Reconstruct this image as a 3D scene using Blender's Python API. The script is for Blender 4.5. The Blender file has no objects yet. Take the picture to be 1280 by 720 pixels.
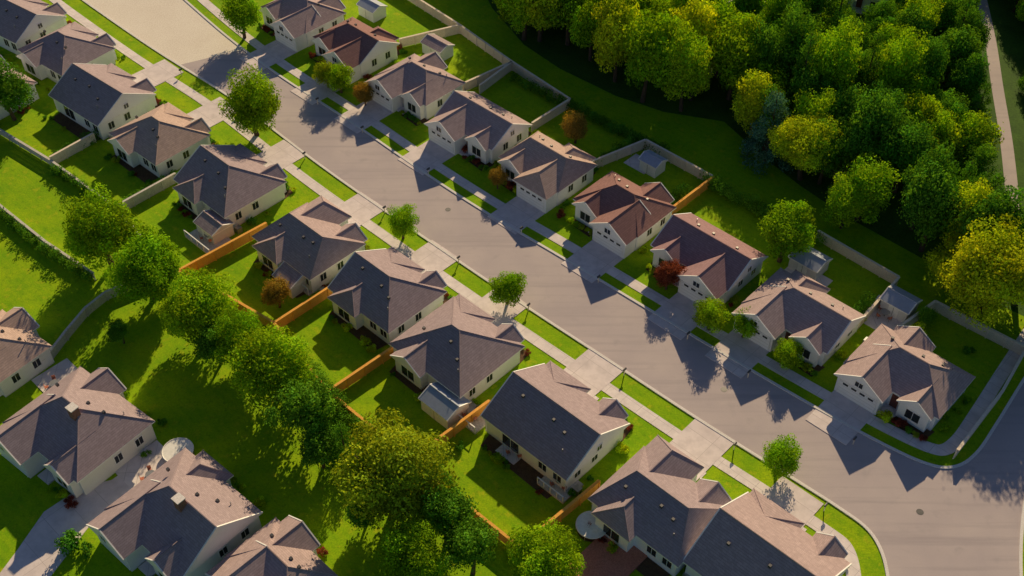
import bpy, math, random
import numpy as np
from mathutils import Vector, Matrix
from mathutils.geometry import tessellate_polygon
random.seed(7); rng=np.random.default_rng(7)
S=bpy.context.scene
CH=107.0
def G(u,v,h=0.0):
    """image pixel coordinates, unprojected through the camera -> metres on the level plane z=h"""
    k=(CH-h)/CH
    return (151.3*(u-640)/(1040+v)*k, 107*(1760-v)/(1040+v)*k)
A=(0.725,-0.688); N=(0.688,0.725); ANG=math.atan2(A[1],A[0])
O=(0.0,112.0)
def ST(s,t): return (O[0]+s*A[0]+t*N[0], O[1]+s*A[1]+t*N[1])
def toST(p):
    x=p[0]-O[0]; y=p[1]-O[1]; return (x*A[0]+y*A[1], x*N[0]+y*N[1])

# ---------------------------------------------------------------- materials
def newmat(name):
    m=bpy.data.materials.new(name); m.use_nodes=True
    nt=m.node_tree; b=nt.nodes['Principled BSDF']; return m,nt,b
def nd(nt,t,**k):
    n=nt.nodes.new(t)
    for a,v in k.items(): setattr(n,a,v)
    return n
def mixc(nt,fac,a,b,blend='MIX'):
    n=nd(nt,'ShaderNodeMix',data_type='RGBA',blend_type=blend)
    for idx,val in ((0,fac),(6,a),(7,b)):
        if hasattr(val,'links'): nt.links.new(val,n.inputs[idx])
        else: n.inputs[idx].default_value=(val if idx==0 else (*val,1))
    return n.outputs[2]
def noise(nt,scale,detail=4,vec=None,rough=.6):
    n=nd(nt,'ShaderNodeTexNoise'); n.inputs['Scale'].default_value=scale; n.inputs['Detail'].default_value=min(detail,3)
    n.inputs['Roughness'].default_value=rough
    if vec is not None: nt.links.new(vec,n.inputs['Vector'])
    return n.outputs['Fac']
def ramp(nt,val,a,b):
    n=nd(nt,'ShaderNodeMapRange'); nt.links.new(val,n.inputs[0]); n.inputs[1].default_value=a; n.inputs[2].default_value=b
    return n.outputs[0]
def coords(nt,kind='Object'):
    return nd(nt,'ShaderNodeTexCoord').outputs[kind]
def bump(nt,b,h,strength=.3,dist=.05):
    n=nd(nt,'ShaderNodeBump'); n.inputs['Strength'].default_value=strength; n.inputs['Distance'].default_value=dist
    nt.links.new(h,n.inputs['Height']); nt.links.new(n.outputs[0],b.inputs['Normal'])
def mapped(nt,v,rot=-ANG,scale=(1,1,1)):
    mp=nd(nt,'ShaderNodeMapping'); mp.inputs['Rotation'].default_value=(0,0,rot); mp.inputs['Scale'].default_value=scale
    nt.links.new(v,mp.inputs[0]); return mp.outputs[0]

def mat_surface(name,c1,c2,sc1=.3,sc2=6,rough=.9,bs=.3,bd=.03):
    m,nt,b=newmat(name); v=coords(nt)
    c=mixc(nt,ramp(nt,noise(nt,sc1,5,v),.35,.65),c1,c2)
    f=noise(nt,sc2,3,v)
    c=mixc(nt,.35,c,mixc(nt,ramp(nt,f,.3,.7),tuple(x*.45 for x in c1),tuple(min(1,x*1.5) for x in c2)))
    nt.links.new(c,b.inputs['Base Color']); b.inputs['Roughness'].default_value=rough
    b.inputs['Specular IOR Level'].default_value=.2
    if bs: bump(nt,b,f,bs,bd)
    return m
M={}
def mat_grass():
    m,nt,b=newmat('lawn_grass'); v=coords(nt)
    big=ramp(nt,noise(nt,.045,3,v),.35,.65); med=ramp(nt,noise(nt,.35,6,v),.3,.7); fine=noise(nt,5,3,v,.8)
    c=mixc(nt,big,(.31,.54,.006),(.48,.64,.006))
    c=mixc(nt,med,c,(.20,.44,.006))
    w=nd(nt,'ShaderNodeTexWave',wave_type='BANDS',bands_direction='Y'); w.inputs['Scale'].default_value=.28; w.inputs['Distortion'].default_value=.8
    nt.links.new(mapped(nt,v),w.inputs['Vector'])
    c=mixc(nt,ramp(nt,w.outputs['Fac'],.35,.65),c,mixc(nt,.10,c,(.55,.65,.02)))
    c=mixc(nt,ramp(nt,noise(nt,.7,5,v),.56,.78),c,(.60,.62,.02))
    c=mixc(nt,ramp(nt,noise(nt,1.6,5,v),.54,.72),c,mixc(nt,.4,c,(.06,.16,.006)))
    c=mixc(nt,ramp(nt,fine,.35,.7),mixc(nt,.5,c,(.06,.16,.006)),c)
    nt.links.new(c,b.inputs['Base Color']); b.inputs['Roughness'].default_value=.95; b.inputs['Specular IOR Level'].default_value=.1
    return m
M['grass']=mat_grass()
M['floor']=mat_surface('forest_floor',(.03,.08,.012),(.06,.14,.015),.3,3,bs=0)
def mat_asphalt():
    m,nt,b=newmat('asphalt'); v=coords(nt)
    c=mixc(nt,ramp(nt,noise(nt,.12,5,v),.35,.65),(.48,.42,.46),(.55,.48,.505))
    st=noise(nt,1,4,mapped(nt,v,-ANG,(.04,.9,1)))
    c=mixc(nt,ramp(nt,st,.5,.8),c,(.41,.36,.40))
    c=mixc(nt,ramp(nt,noise(nt,.5,6,v),.58,.85),c,(.42,.375,.41))
    c=mixc(nt,ramp(nt,noise(nt,12,4,v,.8),.3,.7),mixc(nt,.18,c,(.12,.12,.13)),c)
    nt.links.new(c,b.inputs['Base Color']); b.inputs['Roughness'].default_value=.85; b.inputs['Specular IOR Level'].default_value=.25
    return m
M['asphalt']=mat_asphalt()
def mat_concrete(name,c1,c2,joint=1.6):
    m,nt,b=newmat(name); v=coords(nt)
    br=nd(nt,'ShaderNodeTexBrick'); br.offset=0; br.inputs['Scale'].default_value=1
    br.inputs['Brick Width'].default_value=joint*1.6; br.inputs['Row Height'].default_value=joint; br.inputs['Mortar Size'].default_value=.02
    br.inputs['Color1'].default_value=(*c1,1); br.inputs['Color2'].default_value=(*c2,1); br.inputs['Mortar'].default_value=(*(x*.5 for x in c1),1)
    nt.links.new(mapped(nt,v),br.inputs['Vector'])
    c=mixc(nt,ramp(nt,noise(nt,.7,6,v),.4,.75),br.outputs['Color'],tuple(x*.82 for x in c1))
    nt.links.new(c,b.inputs['Base Color']); b.inputs['Roughness'].default_value=.85; b.inputs['Specular IOR Level'].default_value=.2
    return m
M['concrete']=mat_concrete('concrete_drive',(.74,.66,.69),(.79,.71,.74),3.0)
M['pale']=mat_surface('haze_pale_concrete',(.80,.71,.62),(.86,.78,.69),.2,5,bs=0)  # concrete kept very pale so its colour carries the haze glow
M['walk']=mat_concrete('concrete_walk',(.78,.71,.74),(.84,.77,.79),1.5)
M['kerb']=mat_surface('kerb_concrete',(.78,.74,.75),(.84,.80,.81),.5,8,bs=0)
def mat_roof(name,c):
    m,nt,b=newmat(name); v=coords(nt)
    sep=nd(nt,'ShaderNodeSeparateXYZ'); nt.links.new(v,sep.inputs[0])
    ad=nd(nt,'ShaderNodeMath',operation='ADD'); nt.links.new(sep.outputs[0],ad.inputs[0]); nt.links.new(sep.outputs[1],ad.inputs[1])
    cb=nd(nt,'ShaderNodeCombineXYZ'); nt.links.new(ad.outputs[0],cb.inputs[0]); nt.links.new(sep.outputs[2],cb.inputs[1])
    br=nd(nt,'ShaderNodeTexBrick'); br.inputs['Scale'].default_value=1; br.inputs['Brick Width'].default_value=.5; br.inputs['Row Height'].default_value=.14
    br.inputs['Mortar Size'].default_value=.010
    br.inputs['Color1'].default_value=(*(x*1.12 for x in c),1); br.inputs['Color2'].default_value=(*(x*.88 for x in c),1); br.inputs['Mortar'].default_value=(*(x*.6 for x in c),1)
    nt.links.new(cb.outputs[0],br.inputs['Vector'])
    col=mixc(nt,ramp(nt,noise(nt,.6,5,v),.35,.7),br.outputs['Color'],mixc(nt,.5,br.outputs['Color'],tuple(x*.82 for x in c)))
    col=mixc(nt,ramp(nt,noise(nt,3,5,v,.7),.55,.75),col,tuple(x*1.15 for x in c))
    nt.links.new(col,b.inputs['Base Color']); b.inputs['Roughness'].default_value=.9; b.inputs['Specular IOR Level'].default_value=.08
    return m
ROOF=dict(grey=(.46,.355,.37),slate=(.40,.32,.355),brown=(.31,.175,.17),plum=(.36,.225,.245),tan=(.52,.39,.36))
for k,c in ROOF.items(): M['roof_'+k]=mat_roof('shingles_'+k,c)
def mat_siding(name,c,band=.2):
    m,nt,b=newmat(name); v=coords(nt)
    w=nd(nt,'ShaderNodeTexWave',wave_type='BANDS',bands_direction='Z',wave_profile='SAW'); w.inputs['Scale'].default_value=1/band/3.14*1.0
    nt.links.new(v,w.inputs['Vector'])
    col=mixc(nt,ramp(nt,w.outputs['Fac'],.0,.25),tuple(x*.72 for x in c),c)
    col=mixc(nt,ramp(nt,noise(nt,1.2,4,v),.5,.8),col,tuple(x*.92 for x in c))
    nt.links.new(col,b.inputs['Base Color']); b.inputs['Roughness'].default_value=.7
    return m
WALL=dict(white=(.88,.90,.94),cream=(.87,.87,.88),grey=(.66,.67,.72),tan=(.84,.81,.79))
for k,c in WALL.items(): M['wall_'+k]=mat_siding('siding_'+k,c)
def mat_plain(name,c,rough=.5,metal=0):
    m,nt,b=newmat(name); v=coords(nt)
    col=mixc(nt,ramp(nt,noise(nt,2.5,5,v),.35,.7),c,tuple(x*.85 for x in c))
    nt.links.new(col,b.inputs['Base Color']); b.inputs['Roughness'].default_value=rough; b.inputs['Metallic'].default_value=metal
    return m
M['trim']=mat_plain('white_trim',(.90,.90,.92))
M['glass']=mat_plain('window_glass',(.03,.035,.045),.08)
M['garage']=mat_siding('garage_door_panels',(.86,.88,.91),.55)
M['door']=mat_plain('painted_door',(.18,.05,.04))
M['brick']=mat_surface('chimney_brick',(.25,.12,.09),(.32,.17,.12),1,7)
M['metal']=mat_plain('dark_metal',(.12,.12,.13),.4,.6)
M['galv']=mat_plain('galvanised',(.45,.45,.46),.4,.7)
M['wood']=mat_surface('cedar_fence',(.86,.36,.07),(.92,.45,.10),1.2,9,bs=0)
M['palewood']=mat_surface('weathered_fence',(.84,.68,.54),(.88,.76,.62),1.2,9,bs=0)
M['deck']=mat_surface('deck_boards',(.46,.17,.12),(.54,.22,.16),.8,6)
M['grywood']=mat_surface('grey_deck',(.54,.51,.49),(.64,.61,.58),.8,6,bs=0)
M['mulch']=mat_surface('mulch',(.08,.045,.03),(.13,.08,.045),2,12,bs=0)
M['bluegrey']=mat_plain('shed_roof_metal',(.36,.42,.56),.7)
M['white']=mat_plain('white_cover',(.86,.86,.88),.6)
M['bark']=mat_surface('bark',(.08,.055,.035),(.13,.085,.06),3,14,bs=0)
def mat_leaf(name,c1,c2,tr=.32):
    m,nt,b=newmat(name); nt.nodes.remove(b); out=nt.nodes['Material Output']
    at=nd(nt,'ShaderNodeAttribute'); at.attribute_name='tint'
    oi=nd(nt,'ShaderNodeObjectInfo')
    col=mixc(nt,oi.outputs['Random'],c1,c2)
    col=mixc(nt,1.0,col,at.outputs['Color'],'MULTIPLY')
    d=nd(nt,'ShaderNodeBsdfDiffuse'); t=nd(nt,'ShaderNodeBsdfTranslucent')
    nt.links.new(col,d.inputs[0])
    tc=mixc(nt,1.0,col,(1.6,1.3,.4),'MULTIPLY'); nt.links.new(tc,t.inputs[0])
    mx=nd(nt,'ShaderNodeMixShader'); mx.inputs[0].default_value=tr
    nt.links.new(d.outputs[0],mx.inputs[1]); nt.links.new(t.outputs[0],mx.inputs[2])
    nt.links.new(mx.outputs[0],out.inputs[0]); return m
M['leaf']=mat_leaf('leaves_green',(.21,.44,.014),(.30,.50,.016))
M['leafy']=mat_leaf('leaves_yellow_green',(.44,.60,.02),(.52,.64,.02))
M['leafd']=mat_leaf('leaves_dark',(.09,.27,.025),(.14,.33,.025),.25)
M['leafo']=mat_leaf('leaves_olive',(.28,.40,.02),(.33,.44,.025))
M['leafr']=mat_leaf('leaves_red',(.20,.045,.04),(.26,.08,.045))
M['leafb']=mat_leaf('leaves_russet',(.30,.20,.04),(.34,.25,.05))
M['leafblue']=mat_leaf('needles_blue',(.09,.25,.17),(.12,.28,.20),.2)

# ---------------------------------------------------------------- mesh helpers
class MB:
    def __init__(s): s.v=[]; s.f=[]; s.m=[]; s.mats=[]
    def mi(s,k):
        if k not in s.mats: s.mats.append(k)
        return s.mats.index(k)
    def add(s,vs,fs,k):
        o=len(s.v); s.v+=[tuple(p) for p in vs]; i=s.mi(k)
        for f in fs: s.f.append([a+o for a in f]); s.m.append(i)
    def box(s,x0,x1,y0,y1,z0,z1,k,rot=0,c=(0,0)):
        vs=[(x0,y0,z0),(x1,y0,z0),(x1,y1,z0),(x0,y1,z0),(x0,y0,z1),(x1,y0,z1),(x1,y1,z1),(x0,y1,z1)]
        if rot or c!=(0,0):
            cr,sr=math.cos(rot),math.sin(rot); vs=[(c[0]+x*cr-y*sr,c[1]+x*sr+y*cr,z) for x,y,z in vs]
        s.add(vs,[(0,3,2,1),(4,5,6,7),(0,1,5,4),(1,2,6,5),(2,3,7,6),(3,0,4,7)],k)
    def tube(s,p0,p1,r0,r1,k,n=7):
        p0=Vector(p0);p1=Vector(p1); d=(p1-p0).normalized(); a=d.orthogonal().normalized(); b=d.cross(a)
        vs=[]
        for p,r in ((p0,r0),(p1,r1)):
            for i in range(n):
                t=2*math.pi*i/n; vs.append(p+(a*math.cos(t)+b*math.sin(t))*r)
        fs=[(i,(i+1)%n,n+(i+1)%n,n+i) for i in range(n)]+[tuple(range(n))[::-1],tuple(range(n,2*n))]
        s.add(vs,fs,k)
    def obj(s,name,parent=None,loc=(0,0,0),rot=0):
        me=bpy.data.meshes.new(name); me.from_pydata(s.v,[],s.f)
        for k in s.mats: me.materials.append(M[k])
        me.polygons.foreach_set('material_index',s.m); me.update()
        o=bpy.data.objects.new(name,me); S.collection.objects.link(o); o.location=loc; o.rotation_euler=(0,0,rot)
        if parent: o.parent=parent
        return o
def empty(name,loc,rot):
    e=bpy.data.objects.new(name,None); S.collection.objects.link(e); e.location=loc; e.rotation_euler=(0,0,rot); e.empty_display_size=.5; return e
def sheet(name,pts,z,mat,thick=0):
    mb=MB(); n=len(pts); tr=tessellate_polygon([[Vector((x,y,0)) for x,y in pts]])
    area=sum(pts[i][0]*pts[(i+1)%n][1]-pts[(i+1)%n][0]*pts[i][1] for i in range(n))
    fs=[]
    for t in tr:
        a,b,c=[pts[i] for i in t]
        cr=(b[0]-a[0])*(c[1]-a[1])-(b[1]-a[1])*(c[0]-a[0]); fs.append(tuple(t) if cr>0 else tuple(t)[::-1])
    mb.add([(x,y,z) for x,y in pts],fs,mat)
    if thick:
        vs=[(x,y,z) for x,y in pts]+[(x,y,z-thick) for x,y in pts]
        q=[((i+1)%n,i,n+i,n+(i+1)%n) if area>0 else (i,(i+1)%n,n+(i+1)%n,n+i) for i in range(n)]
        mb.add(vs,q,mat)
    return mb.obj(name)
def smooth(pts,k=6):
    out=[]; P=[pts[0]]+list(pts)+[pts[-1]]
    for i in range(1,len(P)-2):
        p0,p1,p2,p3=[np.array(P[j],float) for j in (i-1,i,i+1,i+2)]
        for j in range(k):
            t=j/k; out.append(tuple(.5*((2*p1)+(-p0+p2)*t+(2*p0-5*p1+4*p2-p3)*t*t+(-p0+3*p1-3*p2+p3)*t**3)))
    out.append(tuple(pts[-1])); return out
def offset(pts,d):
    out=[]
    for i,p in enumerate(pts):
        a=pts[max(0,i-1)]; b=pts[min(len(pts)-1,i+1)]
        dx,dy=b[0]-a[0],b[1]-a[1]; L=math.hypot(dx,dy) or 1
        out.append((p[0]-dy/L*d,p[1]+dx/L*d))
    return out
def strip(name,pts,d0,d1,z,mat,thick=0):
    return sheet(name,offset(pts,d0)+offset(pts,d1)[::-1],z,mat,thick)

# ---------------------------------------------------------------- ground & roads
sheet('ground',[(-2500,-2500),(2500,-2500),(2500,2500),(-2500,2500)],0,'grass')
far_px=[(60,-150),(130,-90),(185,-40),(235,5),(285,48),(345,93),(440,155),(540,224),(620,275),(700,322),(850,412),(1000,500),(1100,555),(1160,582),(1195,585),(1222,568),(1248,530),(1285,470),(1340,385),(1420,270)]
near_px=[(-120,-150),(-30,-90),(50,-40),(112,5),(195,62),(290,122),(400,205),(500,275),(640,370),(770,455),(880,527),(1000,602),(1050,634),(1085,660),(1104,690),(1113,730),(1116,780),(1110,860),(1090,950)]
east_px=[(1570,250),(1440,385),(1360,470),(1310,540),(1283,610),(1274,680),(1276,760),(1285,860),(1290,950)]
FK=smooth([G(*p) for p in far_px]); NK=smooth([G(*p) for p in near_px]); EK=smooth([G(*p) for p in east_px])
sheet('road',NK+EK[::-1]+FK[::-1],.012,'asphalt')
sheet('haze_pale_road',NK[2:27]+FK[2:27][::-1],.018,'pale')  # pale overlay paints the bright haze glow onto the upper end of the street
strip('kerb',FK,0,.36,.13,'kerb',.13); strip('kerb',NK,-.36,0,.13,'kerb',.13); strip('kerb',EK,.0,.36,.13,'kerb',.13)
strip('pavement',FK,1.9,3.5,.06,'walk',.06)
strip('pavement',NK,-4.6,-3.0,.06,'walk',.06)
strip('pavement',EK,1.8,3.3,.06,'walk',.06)
PATH=smooth([G(*p) for p in [(1225,-10),(1238,50),(1247,110),(1257,170),(1264,230),(1270,300),(1290,360),(1330,420)]])
strip('path',PATH,-.95,.95,.02,'asphalt')
for q in ((560,262),(905,487),(1150,640),(330,135)):
    x,y=G(*q); mb=MB(); mb.tube((0,0,0),(0,0,.022),.42,.42,'metal',20); mb.tube((0,0,.022),(0,0,.03),.3,.3,'metal',20); mb.obj('manhole_cover',None,(x,y,0))

# ---------------------------------------------------------------- houses
def roof_wing(R,T,x0,x1,y0,y1,z0,pitch,axis,h0,h1,mat,wall,oh=.45):
    X0,X1,Y0,Y1=x0-oh,x1+oh,y0-oh,y1+oh
    if axis=='x':
        hw=(Y1-Y0)/2; rz=z0+hw*pitch; ym=(Y0+Y1)/2
        r0=(X0+h0*hw,ym,rz); r1=(X1-h1*hw,ym,rz)
        c=[(X0,Y0,z0),(X1,Y0,z0),(X1,Y1,z0),(X0,Y1,z0)]
    else:
        hw=(X1-X0)/2; rz=z0+hw*pitch; xm=(X0+X1)/2
        r0=(xm,Y0+h0*hw,rz); r1=(xm,Y1-h1*hw,rz)
        c=[(X1,Y0,z0),(X1,Y1,z0),(X0,Y1,z0),(X0,Y0,z0)]
    v=c+[r0,r1]
    R.add(v,[(0,1,5,4),(2,3,4,5)],mat)
    R.add(v,[(3,0,4)],mat if h0 else wall)
    R.add(v,[(1,2,5)],mat if h1 else wall)
    b=[(p[0],p[1],z0-.18) for p in c]
    T.add(c+b,[(0,4,5,1),(1,5,6,2),(2,6,7,3),(3,7,4,0),(4,7,6,5)],'trim')
    R.tube(Vector(r0),Vector(r1),.09,.09,mat,5)
    for (hh,r,ca,cb) in ((h0,r0,c[3],c[0]),(h1,r1,c[1],c[2])):
        for q in (ca,cb):
            if hh: R.tube(q,r,.06,.08,mat,5)
            else: T.tube(Vector(q)+Vector((0,0,-.05)),Vector(r)+Vector((0,0,-.03)),.10,.10,'trim',4)
    return rz
def window(W,T,face,pos,z0,w,h,plane):
    def bx(mb,a0,a1,q0,q1,za,zb,k):
        if face=='f': mb.box(a0,a1,plane+q0,plane+q1,za,zb,k)
        elif face=='b': mb.box(a0,a1,plane-q1,plane-q0,za,zb,k)
        elif face=='r': mb.box(plane+q0,plane+q1,a0,a1,za,zb,k)
        else: mb.box(plane-q1,plane-q0,a0,a1,za,zb,k)
    a0,a1=pos-w/2,pos+w/2
    bx(W,a0,a1,.005,.035,z0,z0+h,'glass')
    for (p,q,r,t) in ((a0-.1,a0,z0-.1,z0+h+.1),(a1,a1+.1,z0-.1,z0+h+.1),(a0,a1,z0-.1,z0),(a0,a1,z0+h,z0+h+.1),(pos-.025,pos+.025,z0,z0+h)):
        bx(T,p,q,.0,.07,r,t,'trim')
HOUSES=[]
def house(u,v,w,d,gs=1,front=1,roof='grey',wall='cream',rot=0,style=0,eave=3.15,pitch=.56,proj=2.4,h=3.4,name='suburban_house',chim=False,plain=None):
    """plain: street front with only a small decorative gable (the near row)"""
    if plain is None: plain = front>0
    if plain: proj=.9
    p=G(u,v,h); ang=ANG+(0 if front>0 else math.pi)+math.radians(rot)
    E=empty(name,(p[0],p[1],0),ang)
    Wl,R,T,Wn,D=MB(),MB(),MB(),MB(),MB()
    wm='wall_'+wall; rm='roof_'+roof
    X0,X1,Y0,Y1=-w/2,w/2,-d/2,d/2-proj
    base=.25
    Wl.box(X0,X1,Y0,Y1,base,eave-.1,wm); Wl.box(X0+.03,X1-.03,Y0+.03,Y1-.03,0,base,'kerb')
    hp={0:(1,1),1:(0,1),2:(.55,.55),3:(0,0)}[style]
    rz=roof_wing(R,T,X0,X1,Y0,Y1,eave,pitch,'x',hp[0],hp[1],rm,wm)
    gw=5.8; gx=gs*(w/2-gw/2-.12)
    ym=(Y0+Y1)/2
    Wl.box(gx-gw/2,gx+gw/2,Y1-.5,d/2,base-.22,eave-.14,wm)
    if plain:
        roof_wing(R,T,gx-gw/2,gx+gw/2,Y1-2.2,d/2,eave-.03,pitch*.62,'y',0,.9,rm,wm,oh=.40)
    else:
        roof_wing(R,T,gx-gw/2,gx+gw/2,ym+.4,d/2,eave-.03,pitch*1.12,'y',0,0 if style!=2 else .6,rm,wm,oh=.42)
        if style!=2: window(Wn,T,'f',gx,eave+.15,1.0,.8,d/2+.42)
    D.box(gx-2.45,gx+2.45,d/2,d/2+.05,.08,2.35,'garage')
    for q in (gx-2.57,gx+2.45): T.box(q,q+.12,d/2,d/2+.08,.05,2.47,'trim')
    T.box(gx-2.45,gx+2.45,d/2,d/2+.08,2.35,2.47,'trim')
    for i in range(4): Wn.box(gx-2.1+i*1.15,gx-1.4+i*1.15,d/2+.05,d/2+.07,1.9,2.2,'glass')
    fx=-gs*(w/2-2.4); fw=1.9 if not plain else 1.6
    Wl.box(fx-fw,fx+fw,Y1-.4,Y1+.9,base-.05,eave-.16,wm)
    roof_wing(R,T,fx-fw,fx+fw,ym+.5,Y1+.9,eave-.05,pitch*1.25,'y',0,0,rm,wm,oh=.35)
    window(Wn,T,'f',fx,1.0,1.8,1.4,Y1+.9)
    dx=(fx+gs*fw+gx-gs*gw/2)/2
    D.box(dx-.5,dx+.5,Y1,Y1+.05,.3,2.4,'door'); T.box(dx-.64,dx-.5,Y1,Y1+.08,.25,2.5,'trim'); T.box(dx+.5,dx+.64,Y1,Y1+.08,.25,2.5,'trim')
    D.box(dx-1.0,dx+1.0,Y1+.02,Y1+1.7,0,.2,'walk')
    bx=gs*(w*.18); bw=4.6
    if style!=3:
        Wl.box(bx-bw/2,bx+bw/2,Y0-1.2,Y0+.4,base-.04,eave-.18,wm)
        roof_wing(R,T,bx-bw/2,bx+bw/2,Y0-1.2,ym-.5,eave-.07,pitch*1.1,'y',0 if style==0 else .8,0,rm,wm,oh=.38)
        window(Wn,T,'b',bx,.7,2.2,1.6,Y0-1.2)
    else:
        window(Wn,T,'b',bx,.5,2.6,1.9,Y0); window(Wn,T,'l',ym,eave+.4,.8,.8,X0-.45); window(Wn,T,'r',ym,eave+.4,.8,.8,X1+.45)
    for q in (-gs*w*.22,-gs*w*.4): window(Wn,T,'b',q,1.1,1.2,1.3,Y0)
    for q in (Y0+2,Y0+5): window(Wn,T,'l',q,1.2,1.0,1.2,X0); window(Wn,T,'r',q,1.2,1.0,1.2,X1)
    for xx in (X0-.02,X1+.02): T.tube((xx,Y0-.05,.1),(xx,Y0-.05,eave-.15),.05,.05,'trim',6)
    def zs(y): return eave+(y-(Y0-.45))*pitch
    rr=random.Random(int(u*7+v))
    for (xx,fr) in ((-gs*w*.25,rr.uniform(.5,.8)),(-gs*w*rr.uniform(-.02,.12),.72),(gs*w*.3,rr.uniform(.6,.85))):
        y=Y0-.45+fr*((Y1-Y0)/2+.45)
        D.box(xx-.16,xx+.16,y-.16,y+.16,zs(y)-.1,zs(y)+.26,'metal')
    D.tube((-gs*w*.34,Y0+1.6,zs(Y0+1.6)-.1),(-gs*w*.34,Y0+1.6,zs(Y0+1.6)+.5),.06,.06,'galv',7)
    if chim:
        D.box(-gs*w*.12-.5,-gs*w*.12+.5,ym+.2,ym+1.1,eave,rz+.9,'brick'); D.box(-gs*w*.12-.58,-gs*w*.12+.58,ym+.12,ym+1.18,rz+.9,rz+1.02,'kerb')
    D.box(X1+.6,X1+1.4,Y0+.6,Y0+1.4,0,.85,'galv')
    for mb,n in ((Wl,'walls'),(R,'roof'),(T,'trim'),(Wn,'windows'),(D,'doors_and_fittings')): mb.obj(n,E)
    HOUSES.append((p,ang,w,d,gs,Y0,Y1))
    return E
house(372,14,11.5,10.5,-1,-1,'grey','white')
house(438,52,11.2,10.3,-1,-1,'brown','white',style=1)
house(518,101,11.2,10.3,1,-1,'grey','cream',style=0)
house(597,153,11.5,10.3,1,-1,'grey','white',style=3)
house(678,204,11,10.2,-1,-1,'tan','white',style=2)
house(774,257,11,10.2,-1,-1,'brown','white',style=0)
house(880,317,12.0,10.6,-1,-1,'plum','cream',style=3)
house(998,391,12,10.5,1,-1,'grey','cream',style=1)
house(1131,467,12,10.5,1,-1,'grey','white',style=0)
house(130,115,12,11,-1,1,'slate','white',rot=4,style=3)
house(202,164,11,10,-1,1,'tan','white',rot=2,style=0)
house(290,222,11.5,11,-1,1,'slate','cream',style=1)
house(394,293,11.6,11.3,-1,1,'grey','cream',style=2,plain=False)
house(487,358,11,10.3,-1,1,'slate','white',style=1)
house(574,427,11.8,11.4,-1,1,'slate','cream',style=0)
house(697,520,12.6,11.2,-1,1,'slate','cream',style=3)
house(834,620,11.6,11.4,-1,1,'slate','white',style=2,plain=False)
house(962,698,12.2,12,-1,1,'grey','cream',style=3)
house(85,58,11.5,10.5,-1,1,'slate','white',rot=5,style=0)
house(25,20,11.5,10.5,-1,1,'slate','white',rot=8,style=3)
house(-20,104,11.5,10.5,1,1,'grey','white',rot=5)
house(88,536,13.0,12.5,1,-1,'slate','tan',rot=6,style=0,chim=True,eave=3.5,pitch=.64)
house(218,648,12.5,12.5,1,-1,'slate','cream',rot=3,style=1,chim=True,eave=3.5,pitch=.64)
house(338,716,9.5,8.5,1,-1,'grey','cream',rot=0,style=0)
house(-12,438,9.5,9.5,1,-1,'tan','cream',rot=6,style=0)
for q in ((905,-14),(962,-16),(1018,-18),(1075,-20)): house(q[0],q[1],12,10,1,-1,'tan','white',rot=random.uniform(20,40),style=0)

# ---------------------------------------------------------------- drives / paths
def sdrive(s0,t0,t1,w,name='driveway',z=.075,mat='concrete'):
    sheet(name,[ST(s0-w/2,t0),ST(s0+w/2,t0),ST(s0+w/2,t1),ST(s0-w/2,t1)],z,mat,z)
for (p,ang,w,d,gs,Y0,Y1) in HOUSES[:18]:
    s,t=toST(p)
    fr=1 if abs(math.cos(ang-ANG)-1)<.5 else -1
    sg=s+(gs*(w/2-3.02))*fr
    te=t+fr*(d/2)
    if fr>0: sdrive(sg,te-.1,-4.45,5.6)
    else: sdrive(sg,4.45,te+.1,5.6)
    sw=s-gs*fr*0.2
    a_,b_=(te-fr*1.6,te-fr*.5) if fr<0 else (te+.9,te+2.0)
    sheet('garden_path',[ST(sg+(-2.8 if sw<sg else 2.8),a_),ST(sw,a_),ST(sw,b_),ST(sg+(-2.8 if sw<sg else 2.8),b_)],.05,'walk',.05)
sheet('driveway',[G(*q) for q in ((55,640),(100,610),(140,600),(175,575),(190,600),(150,625),(110,660),(60,725),(-10,730),(20,690))],.05,'concrete',.05)

# ---------------------------------------------------------------- fences
def fence(px,mat='palewood',h=1.75,name='garden_fence',world=False):
    pts=px if world else [G(*p) for p in px]; mb=MB()
    for a,b in zip(pts[:-1],pts[1:]):
        dx,dy=b[0]-a[0],b[1]-a[1]; L=math.hypot(dx,dy); ang=math.atan2(dy,dx)
        nb=max(1,int(L/.17))
        for i in range(nb):
            x=(i+.5)*L/nb; hh=h+random.uniform(-.03,.03)
            mb.box(x-.075,x+.075,-.015,.015,.05,hh,mat,ang,a)
        npst=max(1,int(L/2.4))
        for i in range(npst+1):
            x=i*L/npst; mb.box(x-.06,x+.06,-.14,-.017,0,h+.1,mat,ang,a)
        mb.box(0,L,.018,.07,h-.35,h-.25,mat,ang,a); mb.box(0,L,.018,.07,.35,.45,mat,ang,a)
        mb.box(0,L,-.18,.18,h+.04,h+.09,mat,ang,a)
    return mb.obj(name)
fence([(470,-25),(575,42),(640,88),(712,135)])
fence([(565,122),(640,88)]); fence([(500,60),(575,42)])
fence([(640,88),(600,118)])
fence([(712,135),(665,165)])
fence([(735,215),(806,186),(890,232)]); fence([(840,270),(890,232)],'wood')
fence([(1020,300),(1120,358)]); fence([(1120,358),(1072,412)])
fence([(1165,388),(1278,446),(1248,500),(1192,574)])
fence([(1165,388),(1120,420)])
fence([(225,350),(335,290)],'wood'); fence([(345,415),(432,358)],'wood'); fence([(412,500),(500,440)],'wood')
fence([(545,562),(612,512)],'wood'); fence([(676,672),(748,612)],'wood')
fence([(345,415),(375,455),(412,500),(470,548),(545,612),(600,655),(650,695),(700,735)],'wood')
fence([(225,350),(285,380),(345,415)],'wood')
fence([(0,168),(66,208),(140,262),(225,350)],'grywood',1.2); fence([(66,208),(120,178)],'palewood')
fence([(150,268),(222,228)],'grywood')
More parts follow.
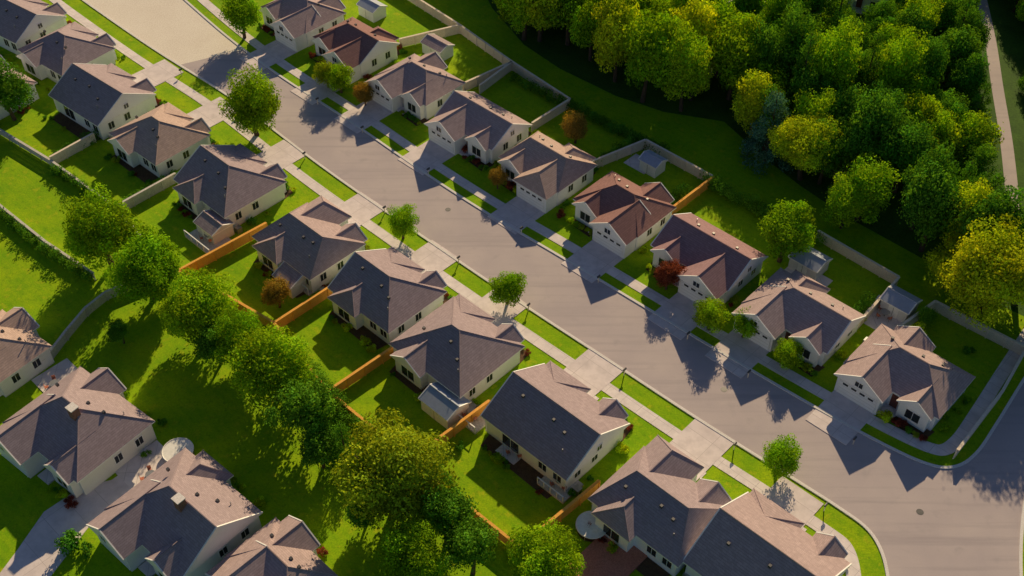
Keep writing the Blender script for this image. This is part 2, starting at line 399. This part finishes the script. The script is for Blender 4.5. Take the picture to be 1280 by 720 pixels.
fence([(0,262),(60,310),(120,350)],'grywood',1.2)
fence([(30,478),(60,458),(85,425),(110,395),(135,375),(190,352)],'grywood',1.5)

# ---------------------------------------------------------------- garden things
def shed(u,v,w,d,roof='bluegrey',wall='white',rot=0,name='garden_shed',hh=2.1):
    p=G(u,v,1.5); E=empty(name,(p[0],p[1],0),ANG+math.radians(rot)); Wl,R,T,D=MB(),MB(),MB(),MB()
    wm='wall_'+wall
    Wl.box(-w/2,w/2,-d/2,d/2,0,hh-.1,wm); roof_wing(R,T,-w/2,w/2,-d/2,d/2,hh,.42,'x',0,0,roof,wm,oh=.2)
    D.box(-.7,.7,-d/2-.05,-d/2,.05,1.85,'trim'); D.box(-.02,.02,-d/2-.07,-d/2-.05,.1,1.8,'metal')
    for mb,n in ((Wl,'walls'),(R,'roof'),(T,'trim'),(D,'door')): mb.obj(n,E)
shed(1012,326,4.2,3.4,'bluegrey','grey'); shed(556,504,4.6,3.6,'bluegrey','white'); shed(816,203,3,2.5,'bluegrey','white')
shed(547,58,4.5,3,'roof_slate','white'); shed(268,282,4,3.4,'roof_slate','grey'); shed(1125,378,3.8,3.2,'bluegrey','grey')
shed(370,345,3.5,4.5,'roof_slate','tan'); shed(465,10,4,3,'bluegrey','white')
def patio(u,v,w,d,mat='grywood',z=.3,name='deck',rail=True):
    p=G(u,v); mb=MB(); mb.box(-w/2,w/2,-d/2,d/2,0,z,mat)
    if rail:
        for x in np.linspace(-w/2+.05,w/2-.05,5): mb.box(x-.05,x+.05,-d/2,-d/2+.1,z,z+1,'trim')
        mb.box(-w/2,w/2,-d/2-.02,-d/2+.12,z+1,z+1.06,'trim')
    mb.obj(name,None,(p[0],p[1],0),ANG)
for q in [(590,520,4.5,3.5),(700,606,4,3.5),(262,300,6,4),(382,352,5,3),(480,410,4,2.6)]: patio(*q)
for q in [(762,700,5.5,8,'deck',.2,'deck',False),(800,205,4,3,'walk',.08,'patio',False),(1105,395,5,6,'walk',.08,'patio',False),(1010,345,6,3,'walk',.08,'patio',False),(645,560,3,4,'walk',.08,'patio',False),(80,480,7,5,'walk',.08,'patio',False),(190,590,7,6,'walk',.08,'patio',False),(170,348,4.5,2.5,'walk',.1,'patio',False)]: patio(*q)
TD=[(590,520),(700,606),(262,300),(480,410)]
def table(u,v):
    p=G(u,v); mb=MB()
    mb.tube((0,0,0),(0,0,.72),.06,.06,'metal'); mb.tube((0,0,.72),(0,0,.76),.6,.6,'galv',16)
    for i in range(4):
        t=i*math.pi/2+.4; x,y=1.0*math.cos(t),1.0*math.sin(t)
        mb.box(-.22,.22,-.22,.22,.42,.46,'deck',t,(x,y)); mb.box(.18,.22,-.22,.22,.46,.9,'deck',t,(x,y))
        for a in (-.19,.17):
            for b in (-.19,.17): mb.box(a,a+.03,b,b+.03,0,.42,'metal',t,(x,y))
    mb.obj('patio_table',None,(p[0],p[1],.3 if (u,v) in TD else .08),0)
for q in TD+[(1105,395),(190,598),(70,484),(645,565)]: table(*q)
def round_top(u,v,r,hh,name,topmat):
    p=G(u,v,hh); mb=MB(); n=28
    mb.tube((0,0,hh-.04),(0,0,hh),r*.98,r*.98,topmat,n)
    for i in range(n):
        a=2*math.pi*i/n; b=2*math.pi*(i+1)/n
        mb.tube((r*math.cos(a),r*math.sin(a),hh),(r*math.cos(b),r*math.sin(b),hh),.08,.08,'white',6)
    for i in range(6):
        a=math.pi*i/3; mb.tube((r*math.cos(a),r*math.sin(a),0),(r*math.cos(a),r*math.sin(a),hh),.04,.04,'galv',6)
    mb.tube((0,0,.0),(0,0,.03),r*.95,r*.95,'mulch',n)
    mb.obj(name,None,(p[0],p[1],0))
round_top(740,656,1.75,.85,'trampoline','white'); round_top(222,563,1.8,.9,'trampoline','white')
for (p,ang,w,d,gs,Y0,Y1) in HOUSES[:18]:
    c,s_=math.cos(ang),math.sin(ang)
    def L2W(x,y): return (p[0]+x*c-y*s_,p[1]+x*s_+y*c)
    fx=-gs*(w/2-2.2)
    sheet('flower_bed',[L2W(fx-2.6,Y1-.3),L2W(fx+2.3,Y1-.3),L2W(fx+2.0,Y1+2.0),L2W(fx-2.2,Y1+2.3)],.03,'mulch')
    sheet('flower_bed',[L2W(-w/2+.5,Y0+.1),L2W(w/2-.5,Y0+.1),L2W(w/2-.9,Y0-2.1),L2W(-w/2+.9,Y0-1.9)],.035,'mulch')
for (p,ang,w,d,gs,Y0,Y1) in HOUSES[1:18]:
    s,t=toST(p); fr=1 if abs(math.cos(ang-ANG)-1)<.5 else -1
    sg=s+(gs*(w/2-3.02))*fr; q=ST(sg+3.3,-5.2 if fr>0 else 5.2)
    mb=MB(); mb.box(-.05,.05,-.05,.05,0,1.05,'palewood'); mb.box(-.11,.11,-.26,.26,1.05,1.22,'metal'); mb.tube((0,-.26,1.22),(0,.26,1.22),.11,.11,'metal',10)
    mb.obj('mailbox',None,(q[0],q[1],0),ANG)

# ---------------------------------------------------------------- vegetation
def cloud(centers,radii,nper,leaf,squash=.85,spread=.45,lo=.58,hi=1.38):
    P=[];Nn=[];C=[]
    for c,r in zip(centers,radii):
        n=max(8,int(nper*r*r))
        d=rng.normal(size=(n,3)); d/=np.linalg.norm(d,axis=1)[:,None]
        rad=r*(spread+(1-spread)*rng.random(n)**.5)*(1+.15*rng.normal(size=n))
        p=np.array(c)+d*rad[:,None]*np.array([1,1,squash])
        nn=d*.9+rng.normal(size=(n,3))*.5+np.array([0,0,.25]); nn/=np.linalg.norm(nn,axis=1)[:,None]
        b=rng.uniform(lo,hi); cc=b*rng.uniform(.75,1.25,n); hue=rng.uniform(-.12,.12)
        C.append(np.stack([cc*(1+hue+.06*rng.normal(size=n)),cc,cc*(1-hue)],1)); P.append(p);Nn.append(nn)
    P=np.concatenate(P);Nn=np.concatenate(Nn);C=np.concatenate(C); n=len(P)
    t=np.cross(Nn,rng.normal(size=(n,3))); t/=np.linalg.norm(t,axis=1)[:,None]; b=np.cross(Nn,t)
    L=(leaf*rng.uniform(.6,1.3,n))[:,None]
    V=np.stack([P-t*L*.55,P+b*L*.36+Nn*L*.1,P+t*L*.55,P-b*L*.36+Nn*L*.1],1)
    ok=V[:,:,2].min(1)>.02
    return V[ok].reshape(-1,3),np.repeat(C[ok],4,0)
def leafmesh(name,V,C,leafmat,trunk=None):
    v=V.tolist(); n=len(v)//4; f=[[4*i,4*i+1,4*i+2,4*i+3] for i in range(n)]
    mi=[0]*n; cols=C
    mats=[leafmat]
    if trunk:
        o=len(v); v+=[tuple(p) for p in trunk.v]; f+=[[a+o for a in q] for q in trunk.f]; mi+=[1]*len(trunk.f)
        cols=np.concatenate([C,np.ones((len(trunk.v),3))]); mats.append('bark')
    me=bpy.data.meshes.new(name); me.from_pydata(v,[],f)
    for k in mats: me.materials.append(M[k])
    me.polygons.foreach_set('material_index',mi)
    ca=me.color_attributes.new('tint','FLOAT_COLOR','POINT')
    ca.data.foreach_set('color',np.concatenate([cols,np.ones((len(cols),1))],1).astype(np.float32).ravel())
    me.update(); return me
def make_tree(name,leafmat,nclump=60,nper=1700,leaf=.078,tall=1.0,seed=0,conifer=False):
    global rng; rng=np.random.default_rng(seed+100); rr=random.Random(seed)
    T=MB(); cz=.82+.42*tall; cen=[];rad=[]
    if conifer:
        H=3.0
        T.tube((0,0,0),(0,0,H*.95),.07,.015,'bark')
        for k in range(16):
            z=.35+k*(H-.4)/16; R=.95*(1-(z-.2)/(H-.1))+.05; m=max(3,int(9*R))
            for i in range(m):
                a=2*math.pi*(i+rr.random()*.6)/m+k; q=R*rr.uniform(.6,.95)
                cen.append((q*math.cos(a),q*math.sin(a),z-.12*q)); rad.append(.15+.14*R)
        V,C=cloud(cen,rad,1600,leaf*.85,.6,.2,.55,1.3)
        return leafmesh(name,V,C,leafmat,T)
    bend=(rr.uniform(-.08,.08),rr.uniform(-.08,.08))
    top=(bend[0],bend[1],.7); T.tube((0,0,0),(bend[0]*.5,bend[1]*.5,.35),.085,.065,'bark',8); T.tube((bend[0]*.5,bend[1]*.5,.35),top,.065,.05,'bark',8)
    lobes=[(rr.uniform(-.3,.3),rr.uniform(-.3,.3),cz+rr.uniform(-.28,.32)*tall,rr.uniform(.52,.78)) for _ in range(7)]
    for i in range(nclump):
        l=rr.choice(lobes)
        a=rr.uniform(0,2*math.pi); u=rr.uniform(-.8,1); q=math.sqrt(max(0,1-u*u)); R=l[3]*rr.uniform(.72,1.0)
        c=(l[0]+R*q*math.cos(a),l[1]+R*q*math.sin(a),l[2]+R*u*.92*tall); cen.append(c); rad.append(rr.uniform(.16,.30))
        if i%8==0:
            mid=(c[0]*.45,c[1]*.45,(top[2]+c[2])/2-.05); T.tube(top,mid,.035,.022,'bark',5); T.tube(mid,c,.022,.008,'bark',5)
    for l in lobes: cen.append(l[:3]); rad.append(l[3]*.88)
    V,C=cloud(cen,rad,nper,leaf,.88,.72)
    return leafmesh(name,V,C,leafmat,T)
KT={}
for kind,mat_ in (('g','leaf'),('y','leafy'),('d','leafd'),('o','leafo')):
    KT[kind]=[make_tree('broadleaf_mesh',mat_,seed=i*7+ord(kind),tall=1.0+.12*(i%3)) for i in range(3)]
KT['G']=[make_tree('large_tree_mesh','leaf',100,3300,.060,seed=31+i,tall=1.0) for i in range(3)]
KT['O']=[make_tree('large_tree_mesh','leafo',100,3200,.055,seed=41,tall=.95)]
KT['Y']=[make_tree('large_tree_mesh','leafy',100,3200,.055,seed=51+i,tall=.95) for i in range(2)]
KT['c']=[make_tree('conifer_mesh','leafd',seed=61+i,conifer=True) for i in range(2)]
KT['b']=[make_tree('conifer_mesh','leafblue',seed=71,conifer=True)]
KT['r']=[make_tree('broadleaf_mesh','leafr',nclump=40,seed=81)]
KT['u']=[make_tree('broadleaf_mesh','leafb',nclump=40,seed=91)]
def tree(u,v,rpx,kind='g',name=None,hs=1.0):
    r=rpx*151.3/(1040+v)*1.02; me=random.choice(KT[kind]); hc=1.24*r*hs
    p=G(u,v,hc); nm=name or {'c':'conifer_tree','b':'spruce_tree','r':'red_maple_tree','u':'russet_tree'}.get(kind,'deciduous_tree')
    o=bpy.data.objects.new(nm,me); S.collection.objects.link(o); o.location=(p[0],p[1],0); o.scale=(r,r,r*hs); o.rotation_euler=(0,0,random.uniform(0,6.28)); return o
for q in [(125,287,46,'G'),(180,332,44,'G'),(247,386,45,'G'),(298,425,38,'G'),(338,455,50,'G'),(382,520,42,'d'),(487,585,68,'O'),(556,650,40,'d'),(590,690,38,'d'),
          (515,692,46,'G'),(682,700,46,'G'),(313,128,38,'G'),(300,18,26,'g'),(502,278,21,'g'),(634,357,25,'g'),(975,574,26,'g'),
          (982,292,36,'g'),(890,391,24,'g'),(932,404,20,'g'),(986,440,21,'g'),(1145,420,16,'y'),(835,343,20,'r'),(346,366,20,'u'),
          (424,94,20,'g'),(455,116,15,'u'),(622,222,14,'u'),(720,158,20,'u'),(408,92,16,'o'),(5,115,32,'d'),(1235,340,58,'Y'),(1290,330,52,'G'),(1190,330,30,'y'),
          (1010,180,42,'Y'),(963,165,34,'b'),(430,560,28,'c'),(545,600,26,'c'),(455,640,24,'d'),(400,560,30,'d'),(905,60,30,'y'),
          (1160,395,14,'d'),(150,415,16,'d'),(210,350,22,'d'),(270,432,26,'d'),(1060,255,30,'g'),(955,110,34,'g'),(985,95,32,'d')]: tree(*q)

def pip(x,y,poly):
    c=False; n=len(poly)
    for i in range(n):
        x1,y1=poly[i];x2,y2=poly[(i+1)%n]
        if (y1>y)!=(y2>y) and x<(x2-x1)*(y-y1)/(y2-y1)+x1: c=not c
    return c
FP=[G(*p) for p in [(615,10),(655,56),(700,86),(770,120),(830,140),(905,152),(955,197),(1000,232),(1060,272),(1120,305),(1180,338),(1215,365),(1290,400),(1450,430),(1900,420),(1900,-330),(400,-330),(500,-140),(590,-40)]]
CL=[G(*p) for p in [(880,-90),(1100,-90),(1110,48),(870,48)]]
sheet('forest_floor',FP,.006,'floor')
F=empty('forest',(0,0,0),0)
def dpath(x,y): return min(math.hypot(x-a,y-b) for a,b in PATH)
gy=95.0
while gy<238:
    gx=-60.0
    while gx<150:
        x=gx+random.uniform(-2,2); y=gy+random.uniform(-2,2); gx+=5.5
        dp=dpath(x,y)
        if not pip(x,y,FP) or pip(x,y,CL) or dp<4.6: continue
        if x>.52*y+40: continue
        z=math.sin(x*.06+1)+math.sin(y*.05+x*.03)+random.uniform(-1,1)
        left = x<38 and y>140
        if left: k=random.choice('gggyyg') if z>-.6 else random.choice('gggg')  # yellower mix puts the sunlit left of the forest into leaf colour, darker elsewhere
        else: k=random.choice('ggdggdyg') if z>.2 else random.choice('dddgdgdc')
        if 50<x<85 and 160<y<200 and random.random()<.12: k='u'
        me=random.choice(KT[k]); r=random.uniform(3.2,5.0)*(1.12 if left else 1)
        if dp<7: r=min(r,3.1)
        o=bpy.data.objects.new('forest_tree_crown',me); S.collection.objects.link(o); o.parent=F
        if k=='c': r*=.85
        if k=='u': r*=.75
        o.location=(x,y,0); o.scale=(r,r,r*random.uniform(1.05,1.5)); o.rotation_euler=(0,0,random.uniform(0,6.28))
    gy+=5.1
def hedge(px,w=1.2,h=1.6,mat='leafd',name='hedge'):
    pts=[G(*p) for p in px]; cen=[];rad=[]
    for a,b in zip(pts[:-1],pts[1:]):
        L=math.hypot(b[0]-a[0],b[1]-a[1]); n=max(1,int(L/.6))
        for i in range(n):
            t=(i+random.random())/n
            for z in (.35,.8): cen.append((a[0]+(b[0]-a[0])*t+random.uniform(-.3,.3)*w,a[1]+(b[1]-a[1])*t+random.uniform(-.3,.3)*w,z*h*random.uniform(.7,1.05))); rad.append(w*.5*random.uniform(.7,1.2))
    V,C=cloud(cen,rad,260,.2,1,.5); me=leafmesh(name,V,C,mat)
    o=bpy.data.objects.new(name,me); S.collection.objects.link(o)
hedge([(66,214),(100,235),(150,268)]); hedge([(66,200),(130,170)]); hedge([(150,262),(225,222)]); hedge([(0,270),(60,318),(115,352)])
hedge([(880,228),(960,275),(1020,305)],1.8,1.8); hedge([(700,128),(760,160),(830,195)],1.6,1.5); hedge([(820,270),(860,240)],1.5); hedge([(1050,415),(1090,375)],1.5)
hedge([(380,465),(440,535),(520,600)],2.2,2.2,'leafd'); hedge([(640,100),(700,132)],1.2); hedge([(740,210),(800,178)],1.3)
def shrubmesh(mat,seed):
    global rng; rng=np.random.default_rng(seed); r=random.Random(seed)
    cen=[(r.uniform(-.5,.5),r.uniform(-.5,.5),r.uniform(.3,.75)) for _ in range(9)]
    V,C=cloud(cen,[r.uniform(.25,.42) for _ in cen],700,.16,.9,.4)
    T=MB(); T.tube((0,0,0),(0,0,.4),.06,.04,'bark',5); return leafmesh('shrub_mesh',V,C,mat,T)
SH=[shrubmesh('leafd',1),shrubmesh('leaf',2),shrubmesh('leafy',3),shrubmesh('leafr',4),shrubmesh('leafd',5),shrubmesh('leafo',6)]
def shrub(x,y,s,i=None):
    o=bpy.data.objects.new('shrub',SH[i] if i is not None else random.choice(SH)); S.collection.objects.link(o); o.location=(x,y,0); o.scale=(s,s,s*random.uniform(.8,1.1)); o.rotation_euler=(0,0,random.uniform(0,6))
for (p,ang,w,d,gs,Y0,Y1) in HOUSES[:24]:
    c,s_=math.cos(ang),math.sin(ang)
    def W(x,y): return (p[0]+x*c-y*s_,p[1]+x*s_+y*c)
    fx=-gs*(w/2-2.2)
    for k in range(5): shrub(*W(fx-2.2+k*1.0,Y1+random.uniform(1.4,1.9)),random.uniform(.5,1.0))
    for k in range(6): shrub(*W(random.uniform(-w/2,w/2),Y0-random.uniform(1.8,2.4)),random.uniform(.4,1.0))
    for k in range(5): shrub(*W((w/2+.9)*random.choice((-1,1)),random.uniform(Y0,Y1)),random.uniform(.5,1.1))
for q in [(90,682,1.9,4),(110,690,1.2,0),(590,640,1,1),(640,690,1.1,2),(575,560,.9,0),(1105,525,1.2,2),(1180,520,1,1),(700,270,1,3),(585,190,1.2,3),(640,235,1.2,3),(430,110,1.2,1),(800,300,1.1,0),(1210,440,1,0)]:
    x,y=G(q[0],q[1]); shrub(x,y,q[2],q[3])

# ---------------------------------------------------------------- light & camera
EL=math.radians(26); AZ=math.radians(14)
w=bpy.data.worlds.new('World'); S.world=w; w.use_nodes=True; nt=w.node_tree
sky=nt.nodes.new('ShaderNodeTexSky'); sky.sky_type='NISHITA'; sky.sun_disc=False; sky.sun_elevation=EL; sky.sun_rotation=AZ
sky.ozone_density=3.0; sky.dust_density=.8
nt.links.new(sky.outputs[0],nt.nodes['Background'].inputs[0]); nt.nodes['Background'].inputs[1].default_value=.05
sd=Vector((math.sin(AZ)*math.cos(EL),math.cos(AZ)*math.cos(EL),math.sin(EL)))
l=bpy.data.lights.new('sun','SUN'); l.energy=5; l.angle=math.radians(.6); l.color=(1,.77,.44)
lo=bpy.data.objects.new('sun',l); S.collection.objects.link(lo); lo.rotation_euler=sd.to_track_quat('Z','Y').to_euler()
cam=bpy.data.cameras.new('camera'); cam.sensor_width=36; cam.lens=36*1400/1280; cam.clip_end=6000
co=bpy.data.objects.new('camera',cam); S.collection.objects.link(co); co.location=(0,0,CH); co.rotation_euler=(math.radians(45),0,0)
S.camera=co
S.view_settings.view_transform='Standard'; S.view_settings.look='None'
